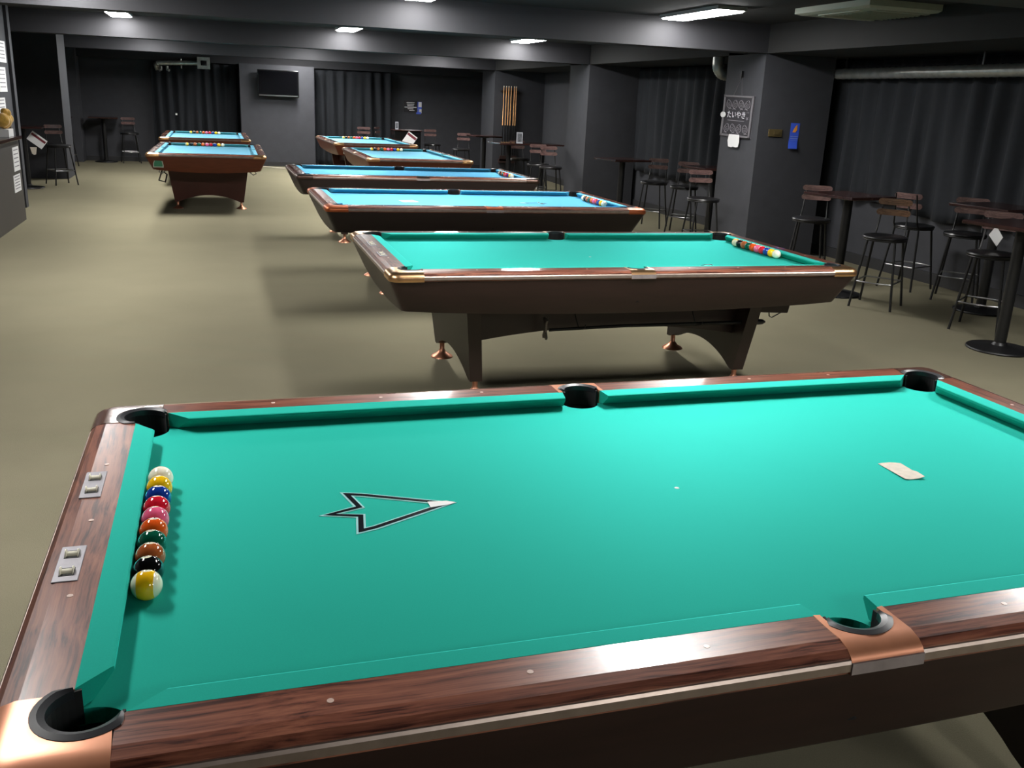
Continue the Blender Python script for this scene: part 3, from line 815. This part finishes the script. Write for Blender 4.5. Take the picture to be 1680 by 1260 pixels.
# ------------------------------------------------------------------ bar stools
M['slat'] = wood('walnut_slat', srgb(70, 48, 36), srgb(98, 72, 54), srgb(124, 96, 74), 0, .3, .4, 1.5)
M['slat_dark'] = wood('dark_slat', srgb(66, 48, 46), srgb(92, 70, 68), srgb(124, 98, 92), 0, .3, .4, 1.5)
def make_stool(slatmat):
    t = thing('bar_stool', '', 'stool')           # back towards local +y
    zs = .65
    bm = bmesh.new(); lathe(bm, [(.15, zs-.028), (.19, zs-.024), (.198, zs-.012), (.192, zs), (.16, zs+.008), (.05, zs+.01)], n=36)
    link('seat', bm, M['vinyl'], t, smooth=True)
    bm = bmesh.new()
    tube(bm, [(.185*math.cos(k*PI/16), .185*math.sin(k*PI/16), zs-.03) for k in range(32)], .008, 8, closed=True)
    link('seat_ring', bm, M['blackmetal'], t, smooth='all')
    for sx in (-1, 1):
        bm = bmesh.new(); tube(bm, [(sx*.12, -.13, zs-.03), (sx*.185, -.195, 0)], .011, 10); link('leg', bm, M['blackmetal'], t, smooth=True)
    for sx in (-1, 1):
        bm = bmesh.new(); tube(bm, [(sx*.13, .135, zs-.03), (sx*.19, .20, 0)], .011, 10); link('leg', bm, M['blackmetal'], t, smooth=True)
    bm = bmesh.new()
    f = (zs-.03-.24)/(zs-.03); X = .12+.065*f; Y = .13+.065*f
    tube(bm, [(-X, -Y, .24), (-X*.5, -Y-.03, .24), (0, -Y-.04, .24), (X*.5, -Y-.03, .24), (X, -Y, .24)], .007, 8)
    for sx in (-1, 1): tube(bm, [(sx*X, -Y, .24), (sx*(X+.003), Y, .24)], .007, 8)
    tube(bm, [(-X, Y, .24), (X, Y, .24)], .007, 8)
    link('footrest', bm, M['chrome'], t, smooth=True)
    bm = bmesh.new()
    for sx in (-1, 1):
        tube(bm, [(sx*.13, .135, zs-.03), (sx*.128, .17, zs+.02), (sx*.122, .185, zs+.10), (sx*.115, .215, zs+.235), (sx*.112, .235, zs+.315)], .008, 8)
    link('back_frame', bm, M['blackmetal'], t, smooth=True)
    for z, yy in ((zs+.20, .205), (zs+.295, .225)):
        bm = bmesh.new()
        hw, hh = .15, .028
        prof = [(hw-hh+hh*math.cos(math.radians(a)), hh*math.sin(math.radians(a))) for a in range(-90, 91, 18)]+\
               [(-hw+hh+hh*math.cos(math.radians(a)), hh*math.sin(math.radians(a))) for a in range(90, 271, 18)]
        def bend(x, d): return yy-.012+d+.028*(1-(x/hw)**2)*-0+.02*(x/hw)**2*-1
        # thin curved slat
        secs = []
        N_ = 20
        for k in range(N_+1):
            x = -hw*math.cos(PI*k/N_)
            e = max(.004, math.sqrt(max(0, 1-max(0, (abs(x)-(hw-hh))/hh)**2))*hh)
            secs.append([(x, bend(x, 0), z-e), (x, bend(x, 0), z+e), (x, bend(x, -.012), z+e), (x, bend(x, -.012), z-e)])
        loft(bm, secs)
        link('back_slat', bm, slatmat, t)
    return t
stoolA = make_stool(M['slat']); stoolB = make_stool(M['slat_dark'])
usedS = set()
def stool(x, y, az, label, group, src):
    """az: azimuth (deg) of the direction from the seat to its backrest"""
    if src.name in usedS: o = copy_tree(src)
    else: o = src; usedS.add(src.name)
    o.location = (x, y, 0); o.rotation_euler = (0, 0, math.radians(az-90)); o['label'] = label; o['group'] = group
    return o
gR = 'bar stools along the right wall'
stool(6.0, 5.82, 38, 'bar stool with light walnut back slats right of the nearest high table pole', gR, stoolA)
stool(6.10, 7.12, 48, 'bar stool partly behind the square high table next to the chalkboard pier', gR, stoolB)
stool(6.98, 6.62, 200, 'bar stool against the right wall, between the walnut slat stool and the corner stool', gR, stoolB)
stool(7.08, 6.02, 42, 'bar stool with dark slats beside the farther round based table at right', gR, stoolB)
s5 = stool(6.30, 4.86, 35, 'bar stool nearest the camera at right with a white tag on its back', gR, stoolB)
gM = 'bar stools between the piers'
stool(6.28, 11.3, 50, 'left stool of three between the two nearer piers', gM, stoolB)
stool(6.42, 10.62, 52, 'middle stool of three between the two nearer piers', gM, stoolB)
stool(5.86, 9.02, 80, 'right stool of three between piers, half hidden by the table pole', gM, stoolB)
gF = 'bar stools left of the second pier'
stool(5.7, 16.0, 90, 'bar stool farthest back near the cue rack', gF, stoolB)
stool(5.62, 14.65, 75, 'bar stool in front of the small picture stand table', gF, stoolB)
stool(5.62, 13.98, 85, 'bar stool touching the second pier, right of the picture stand', gF, stoolB)
gB = 'bar stools at the back wall'
stool(3.45, 20.75, 82, 'bar stool in front of the curtain behind the farthest teal table', gB, stoolB)
stool(5.02, 20.6, 95, 'bar stool right of the black box table at the back wall', gB, stoolB)
stool(4.02, 21.3, 150, 'bar stool tucked left of the black box table', gB, stoolB)
stool(5.30, 18.95, 60, 'bar stool left of the third pier', gB, stoolB)
stool(-1.62, 21.65, 100, 'bar stool against the back wall left of the curtain', gB, stoolB)
gL = 'bar stools along the left wall'
stool(-2.33, 16.38, 120, 'bar stool beside the high table at the left wall', gL, stoolB)
stool(-2.78, 19.5, 170, 'bar stool in the recess behind the pale pillar, nearer one', gL, stoolB)
stool(-2.78, 20.25, 170, 'bar stool in the recess behind the pale pillar, farther one', gL, stoolB)
# white tag on nearest stool
bm = bmesh.new(); loft(bm, [[(.0, yy, .0), (.065, yy, -.09), (.03, yy, -.17), (-.045, yy, -.08)] for yy in (0, .002)])
o = link('paper_tag', bm, M['paper']); o.location = (6.36, 4.93, .865); o.rotation_euler = (0, 0, math.radians(-50))
tag(o, 'white diamond shaped tag hanging from the nearest stool back', 'tag')

# ------------------------------------------------------------------ high tables
def make_hightable(z=.97, s=.3, round_=False):
    t = thing('high_table', '', 'table')
    bm = bmesh.new()
    if round_: lathe(bm, [(s-.01, z-.03), (s, z-.02), (s, z-.005), (s-.006, z)], n=40)
    else: bx(bm, (-s, -s, z-.028), (s, s, z))
    link('table_top', bm, M['tabletop'], t, bevel=.006)
    bm = bmesh.new(); lathe(bm, [(.043, .02), (.043, z-.03)], n=24)
    lathe(bm, [(.12, z-.045), (.12, z-.03)], n=24); link('pole', bm, M['blackmetal'], t, smooth=True)
    bm = bmesh.new(); lathe(bm, [(.235, 0), (.24, .008), (.235, .018), (.12, .03), (.06, .04), (.045, .06)], n=40)
    link('base_plate', bm, M['blackmetal'], t, smooth=True)
    return t
ht = make_hightable(); first = True
for x, y, rz, lb in ((5.97, 6.38, 12, 'square high table next to the walnut slat stool, near the chalkboard pier'),
                     (5.93, 4.24, 10, 'nearest high table at the right edge with round black base'),
                     (6.92, 5.5, 10, 'high table by the right wall behind the tagged stool'),
                     (5.72, 11.22, 8, 'high table right of the second pier, left of three stools'),
                     (6.42, 9.85, 2, 'high table half hidden behind the chalkboard pier'),
                     (5.25, 15.25, 5, 'high table with a small picture stand near the cue rack'),
                     (5.88, 15.22, 5, 'high table just left of the second pier'),
                     (5.62, 18.25, 5, 'high table touching the third pier, left of the cue rack'),
                     (-2.74, 15.72, 5, 'high table at the left wall with cards hung on it'),
                     (-2.95, 14.75, 5, 'high table partly hidden behind the end of the service counter'),
                     (-2.15, 21.75, 5, 'high table at the back wall in the far left corner'),
                     (-2.98, 20.95, 5, 'high table in the recess behind the pale pillar')):
    o = ht if first else copy_tree(ht); first = False
    o.location = (x, y, 0); o.rotation_euler = (0, 0, math.radians(rz)); o['label'] = lb; o['group'] = 'black pedestal high tables'

# black box table with stand and leaning placard
t = thing('box_table', 'black box shaped table at the back behind the farthest teal table', 'table', (4.35, 20.35, 0))
bm = bmesh.new(); bx(bm, (-.3, -.22, 0), (.3, .22, .94)); link('body', bm, M['blackplastic'], t, bevel=.01)
bm = bmesh.new(); bx(bm, (-.32, -.24, .94), (.32, .24, .97)); link('table_top', bm, M['tabletop'], t, bevel=.004)
def stand(x, y, z, label, w=.11, h=.2):
    t = thing('picture_stand', label, 'stand', (x, y, z), math.radians(-10))
    bm = bmesh.new()
    bx(bm, (-w/2, -.005, 0), (w/2, .005, h)); link('frame', bm, M['stand'], t, bevel=.002)
    bm = bmesh.new(); bx(bm, (-w*.36, -.008, h*.12), (w*.36, -.005, h*.9)); link('picture', bm, plain('grey_print', srgb(90, 92, 96), .4, noise=.6, nscale=30), t)
    bm = bmesh.new(); bx(bm, (-w/2, -.05, 0), (w/2, .05, .008)); link('foot', bm, M['stand'], t)
    return t
stand(4.13, 20.3, .97, 'small white picture stand on the black box table', .07, .16)
stand(5.4, 15.1, .97, 'small silver picture stand on the high table near the cue rack', .11, .19)
t = thing('placard', 'white placard with dark header tilted on the front of the black box table', 'placard', (4.38, 20.122, .74))
t.rotation_euler = (0, math.radians(35), 0)
bm = bmesh.new(); bx(bm, (-.12, -.004, -.13), (.12, .004, .16)); link('sheet', bm, M['paper'], t)
bm = bmesh.new(); bx(bm, (-.115, -.006, .08), (.115, -.004, .135)); link('header', bm, M['maroon'], t)
# left cards
t = thing('placard', 'white placard with dark red stripe hung on the left wall high table', 'placard', (-2.52, 15.62, .78))
t.rotation_euler = (0, math.radians(38), 0)
bm = bmesh.new(); bx(bm, (-.13, -.004, -.1), (.13, .004, .06)); link('sheet', bm, M['paper'], t)
bm = bmesh.new(); bx(bm, (-.12, -.006, .0), (.12, -.004, .035)); link('header', bm, M['maroon'], t)
bm = bmesh.new(); loft(bm, [[(-.05, yy, .05), (.05, yy, .05), (.03, yy, -.06), (0, yy, -.07), (-.03, yy, -.05)] for yy in (0, .003)])
o = link('paper_tag', bm, M['cream']); o.location = (-2.6, 15.64, .60); tag(o, 'pale tag hanging below the striped placard at left', 'tag')

# ------------------------------------------------------------------ cue rack with six cues
t = thing('cue_rack', 'dark wall cue rack holding six cues beside the third pier', 'rack', (6.54, 19.62, 0))
bm = bmesh.new(); bx(bm, (-.2, -.12, .34), (.2, 0, .42)); bx(bm, (-.2, -.12, .38), (.2, -.1, .5)); link('tray', bm, plain('rack_wood', srgb(50, 34, 30), .4), t)
bm = bmesh.new(); bx(bm, (-.2, -.07, 1.88), (.2, 0, 1.91)); link('holder', bm, plain('rack_wood2', srgb(40, 30, 28), .4), t)
def make_cue():
    t = thing('cue_stick', '', 'cue')
    bm = bmesh.new(); tube(bm, [(0, 0, 0), (0, 0, .38), (0, 0, .74)], [.015, .013, .0115], 10); link('butt', bm, M['blackmetal'], t, smooth=True)
    bm = bmesh.new(); tube(bm, [(0, 0, .74), (0, 0, 1.56)], [.0125, .0085], 10); link('shaft', bm, M['cream_cue'], t, smooth=True)
    bm = bmesh.new(); tube(bm, [(0, 0, 1.56), (0, 0, 1.585)], .0085, 10); link('ferrule', bm, M['ivory'], t, smooth=True)
    return t
cue0 = make_cue()
for k, x in enumerate((-.145, -.085, -.028, .028, .10, .145)):
    o = cue0 if k == 0 else copy_tree(cue0)
    o.location = (6.54+x, 19.54, .42)
    o['label'] = ('leftmost', 'second', 'third', 'fourth', 'fifth', 'rightmost')[k]+' pale wooden cue in the wall rack, counted from the left'
    o['group'] = 'cues in the wall rack'

# ------------------------------------------------------------------ chalkboard on the column
t = thing('menu_board', 'framed chalk menu board hanging by a string on the nearest grey pier', 'board', (6.2, 9.0, 1.625))
t.rotation_euler = (0, math.radians(1), math.radians(-90)); t.scale = (1.84, 1, 1.03)
w, h = .185, .232
bm = bmesh.new(); bx(bm, (-w, -.012, -h), (w, .0, h)); link('slate', bm, M['board'], t)
bm = bmesh.new()
bx(bm, (-w, -.022, h-.022), (w, 0, h)); bx(bm, (-w, -.022, -h), (w, 0, -h+.022))
bx(bm, (-w, -.022, -h), (-w+.018, 0, h)); bx(bm, (w-.018, -.022, -h), (w, 0, h))
link('frame', bm, M['frame_grey'], t, bevel=.004)
bm = bmesh.new(); tube(bm, [(-.075, -.01, h), (.012, -.018, .43), (.03, -.01, h)], .0022, 6); link('string', bm, M['frame_grey'], t)
def put_text(body, size, x, z, mat, parent, name='lettering', y=-.0135, bold=.0, width=None):
    me = glyph(body, size); bm = bmesh.new(); bm.from_mesh(me)
    if bold: pass
    xs = [v.co.x for v in bm.verts]
    if width and xs:
        k = width/(max(xs)-min(xs))
        for v in bm.verts: v.co.x *= k
    for v in bm.verts: v.co = Vector((v.co.x+x, y, v.co.y+z))
    r = bmesh.ops.extrude_face_region(bm, geom=bm.faces[:])
    for g_ in r['geom']:
        if isinstance(g_, bmesh.types.BMVert): g_.co.y -= .0012
    return link(name, bm, mat, parent)
put_text('たいやき', .088, -.01, .012, M['chalk'], t, width=.225)
put_text('カフェ', .024, .132, .05, M['chalkgrey'], t, width=.03)
put_text('¥', .05, .13, -.02, M['chalkgrey'], t)
bm = bmesh.new(); bx(bm, (-.115, -.014, -.052), (.095, -.012, -.046)); link('underline', bm, M['chalkgrey'], t)
def fish(cx, cz, tilt):
    bm = bmesh.new()
    out = []
    for k in range(20):
        a = k*2*PI/20
        out.append((.030*math.sin(a)*(1-.25*math.cos(a)), .046*math.cos(a)))
    out = out[:10]+[(.0, -.046), (.02, -.062), (-.0, -.055), (-.02, -.062), (0, -.046)]+out[11:]
    def R_(p): c_, s_ = math.cos(tilt), math.sin(tilt); return (cx+p[0]*c_-p[1]*s_, cz+p[0]*s_+p[1]*c_)
    P_ = [R_(p) for p in out]
    tube(bm, [(x, -.0135, z) for x, z in P_], .0026, 5, closed=True)
    for q_ in (-.02, -.004, .014):
        tube(bm, [(*[R_((-.018, q_))[0]], -.0135, R_((-.018, q_))[1]), (R_((0, q_-.01))[0], -.0135, R_((0, q_-.01))[1]), (R_((.018, q_))[0], -.0135, R_((.018, q_))[1])], .0022, 5)
    tube(bm, [(R_((.006, .03))[0], -.0135, R_((.006, .03))[1]), (R_((.01, .026))[0], -.0135, R_((.01, .026))[1])], .003, 5)
    link('chalk_fish', bm, M['chalkgrey'], t)
for k in range(4):
    fish(-.118+k*.078, .135, (.3, -.1, .15, -.2)[k])
    fish(-.118+k*.078, -.135, (-.2, .25, -.15, .2)[k])
bm = bmesh.new(); lathe(bm, [(.036, 0), (.03, .006)], n=9)
bmesh.ops.rotate(bm, verts=bm.verts, cent=(0, 0, 0), matrix=Matrix.Rotation(PI/2, 3, 'X'))
bmesh.ops.translate(bm, verts=bm.verts, vec=(-.172, -.024, .008)); link('paper_flower', bm, M['paper'], t)
bm = bmesh.new(); bx(bm, (.0, -.03, .43), (.012, .0, .50)); tube(bm, [(.006, -.02, .43), (.006, -.025, .415), (.012, -.022, .41)], .004, 6); link('hook', bm, M['blackmetal'], t)
bm = bmesh.new()
pts_ = [(-.05, .075), (.055, .075), (.06, .0), (.052, -.055), (.03, -.062), (.0, -.058), (-.02, -.066), (-.05, -.06), (-.06, 0)]
for k in range(3): loft(bm, [[(x+.004*k, yy-.003*k, z-.005*k) for x, z in pts_] for yy in (0, -.002)])
o = link('note_pad', bm, M['paper']); o.location = (6.172, 9.0, 1.34); o.rotation_euler = (0, 0, math.radians(-90)); o.scale = (2.2, 1, 1); tag(o, 'white notes stuck at the bottom edge of the chalk menu board', 'note')

# switch plate and blue poster
t = thing('switch_plate', 'small olive brass switch plate on the dark wall beside the chalkboard pier', 'switch', (6.43, 8.52, 1.46))
bm = bmesh.new(); bx(bm, (-.09, -.012, -.042), (.09, 0, .042)); link('plate', bm, M['brass'], t, bevel=.004)
bm = bmesh.new(); bx(bm, (-.02, -.02, -.02), (.05, -.012, .02)); link('switch', bm, M['brass'], t, bevel=.003)
def poster(name, label, x, y, z, w, h, bend):
    t = thing(name, label, 'poster', (x, y, z))
    bm = bmesh.new(); secs = []
    for k in range(9):
        v = k/8; zz = h/2-h*v; off = -.002-bend*max(0, v-.45)**2
        xx = -.04*max(0, v-.5)
        secs.append([(-w/2+xx, off, zz), (w/2+xx, off, zz), (w/2+xx, off-.001, zz), (-w/2+xx, off-.001, zz)])
    loft(bm, secs); link('sheet', bm, M['blue'], t)
    bm = bmesh.new()
    prism(bm, [(-.03, 0), (.01, 0), (.032, .03), (.025, .09), (0, .06)], 0, .001)
    bmesh.ops.rotate(bm, verts=bm.verts, cent=(0, 0, 0), matrix=Matrix.Rotation(PI/2, 3, 'X'))
    bmesh.ops.translate(bm, verts=bm.verts, vec=(0, -.004, .04)); link('figure_print', bm, M['orange'], t)
    bm = bmesh.new()
    for k in range(4): bx(bm, (-w*.42, -.006-.001*k, -.01-k*.024), (w*.4, -.0045-.001*k, -.002-k*.024))
    link('text_lines', bm, M['lightblue'], t)
    return t
poster('poster', 'blue poster curling off the dark wall right of the switch plate', 6.69, 8.52, 1.435, .12, .29, .09)
t = poster('poster', 'small blue and white poster on the back wall beside a black sign', 5.02, 22.15, 1.43, .12, .29, .04)
bm = bmesh.new(); bx(bm, (-.02, -.006, .02), (.055, -.0045, .14)); bx(bm, (.0, -.009, -.12), (.055, -.008, -.03)); link('white_print', bm, M['paper'], t)
t = thing('sign', 'small black sign with white text lines on the back wall', 'sign', (4.8, 22.15, 1.45))
bm = bmesh.new(); bx(bm, (-.17, -.01, -.13), (.17, 0, .14)); link('panel', bm, plain('black_sign', srgb(16, 12, 20), .4), t)
bm = bmesh.new()
for k, (a, b_) in enumerate(((-.1, .1), (-.09, .09), (-.08, .08), (-.15, .15), (-.07, .07), (-.03, .1))):
    z = .1-k*.037; bx(bm, (a, -.013, z-.007), (b_, -.01, z+.007))
link('text_lines', bm, M['paper'], t)

# little lights / sockets
bm = bmesh.new(); bx(bm, (-.02, -.02, -.02), (.02, 0, .02)); o = link('wall_socket', bm, M['paper']); o.location = (-.62, 21.93, 1.08)
tag(o, 'tiny white wall fitting beside the far left curtain', 'socket')
bm = bmesh.new(); tube(bm, [(.95, 21.5, .012), (1.2, 21.2, .012), (1.5, 20.9, .012), (1.9, 20.75, .012), (2.5, 20.8, .012)], .012, 8)
tag(link('floor_cable', bm, M['cream'], None, smooth=True), 'pale cable lying on the carpet in front of the television pier', 'cable')

# ------------------------------------------------------------------ service counter and the things on it
t = thing('service_counter', 'dark service counter at the left edge of the hall', 'counter', (-2.2, 0, 0))
bm = bmesh.new(); bx(bm, (-.15, 4, 0), (.08, 11.74, .98)); link('body', bm, M['counter'], t)
bm = bmesh.new(); bx(bm, (-.15, 3.98, .98), (.12, 11.78, 1.02)); link('counter_top', bm, M['tabletop'], t, bevel=.006)
def wallpaper_sheet(name, y0, y1, z0, z1, label, mat=None, cat='paper', x=-2.36, lines=True):
    t = thing(name, label, cat, (x, (y0+y1)/2, (z0+z1)/2))
    bm = bmesh.new(); bx(bm, (0, -(y1-y0)/2, -(z1-z0)/2), (.006, (y1-y0)/2, (z1-z0)/2)); link('sheet', bm, mat or M['paper'], t)
    if lines:
        bm = bmesh.new()
        for k in range(5):
            z = (z1-z0)*(.36-.17*k); bx(bm, (.006, -(y1-y0)*.38, z), (.0075, (y1-y0)*.35, z+.012))
        link('text_lines', bm, M['chalkgrey'], t)
    return t
wallpaper_sheet('notice', 12.3, 12.86, 1.88, 2.14, 'white notice high on the left wall above the counter')
wallpaper_sheet('notice', 12.25, 12.72, 1.52, 1.82, 'white notice below the highest one on the left wall')
wallpaper_sheet('notice', 12.0, 12.5, 1.2, 1.45, 'pale notice on the left wall just above the yellow plush')
wallpaper_sheet('notice', 11.3, 11.66, .62, .9, 'white sheet on the front of the service counter, upper one', x=-2.12)
wallpaper_sheet('notice', 11.2, 11.6, .38, .58, 'white sheet on the front of the service counter, lower one', x=-2.12)
bm = bmesh.new()
for (x, y, z, r) in ((0, 0, .09, .09), (.02, .1, .11, .07), (0, -.1, .1, .085), (.03, .02, .18, .055), (0, .14, .05, .05), (.02, -.03, .2, .04)):
    ret = bmesh.ops.create_icosphere(bm, subdivisions=3, radius=r)
    bmesh.ops.translate(bm, verts=ret['verts'], vec=(x, y, z))
o = link('plush_toy', bm, M['plush'], smooth='all')
d_ = o.modifiers.new('rm', 'REMESH'); d_.mode = 'VOXEL'; d_.voxel_size = .012; d_.use_smooth_shade = True
o.location = (-2.2, 11.45, 1.11); tag(o, 'fluffy yellow plush on the white box at the counter end', 'plush toy')
bm = bmesh.new(); bx(bm, (-.07, -.16, 0), (.07, .12, .09))
o = link('display_box', bm, M['paper'], bevel=.004); o.location = (-2.2, 11.45, 1.02); tag(o, 'white display box on the service counter under the yellow plush', 'box')
stand(-2.2, 11.68, 1.02, 'small white card stand at the far end of the counter', .08, .22).rotation_euler = (0, 0, math.radians(10))

# ------------------------------------------------------------------ world and view
wd = bpy.data.worlds.new('world'); S.world = wd; wd.use_nodes = True
wd.node_tree.nodes['Background'].inputs[0].default_value = (.02, .02, .022, 1)
wd.node_tree.nodes['Background'].inputs[1].default_value = .2
S.view_settings.view_transform = 'Standard'; S.view_settings.look = 'None'
S.view_settings.exposure = 0.12; S.view_settings.gamma = 1; S.view_settings.use_curve_mapping = False
S.cycles.use_denoising = True
S.cycles.max_bounces = 8; S.cycles.diffuse_bounces = 4
S.cycles.sample_clamp_indirect = 6
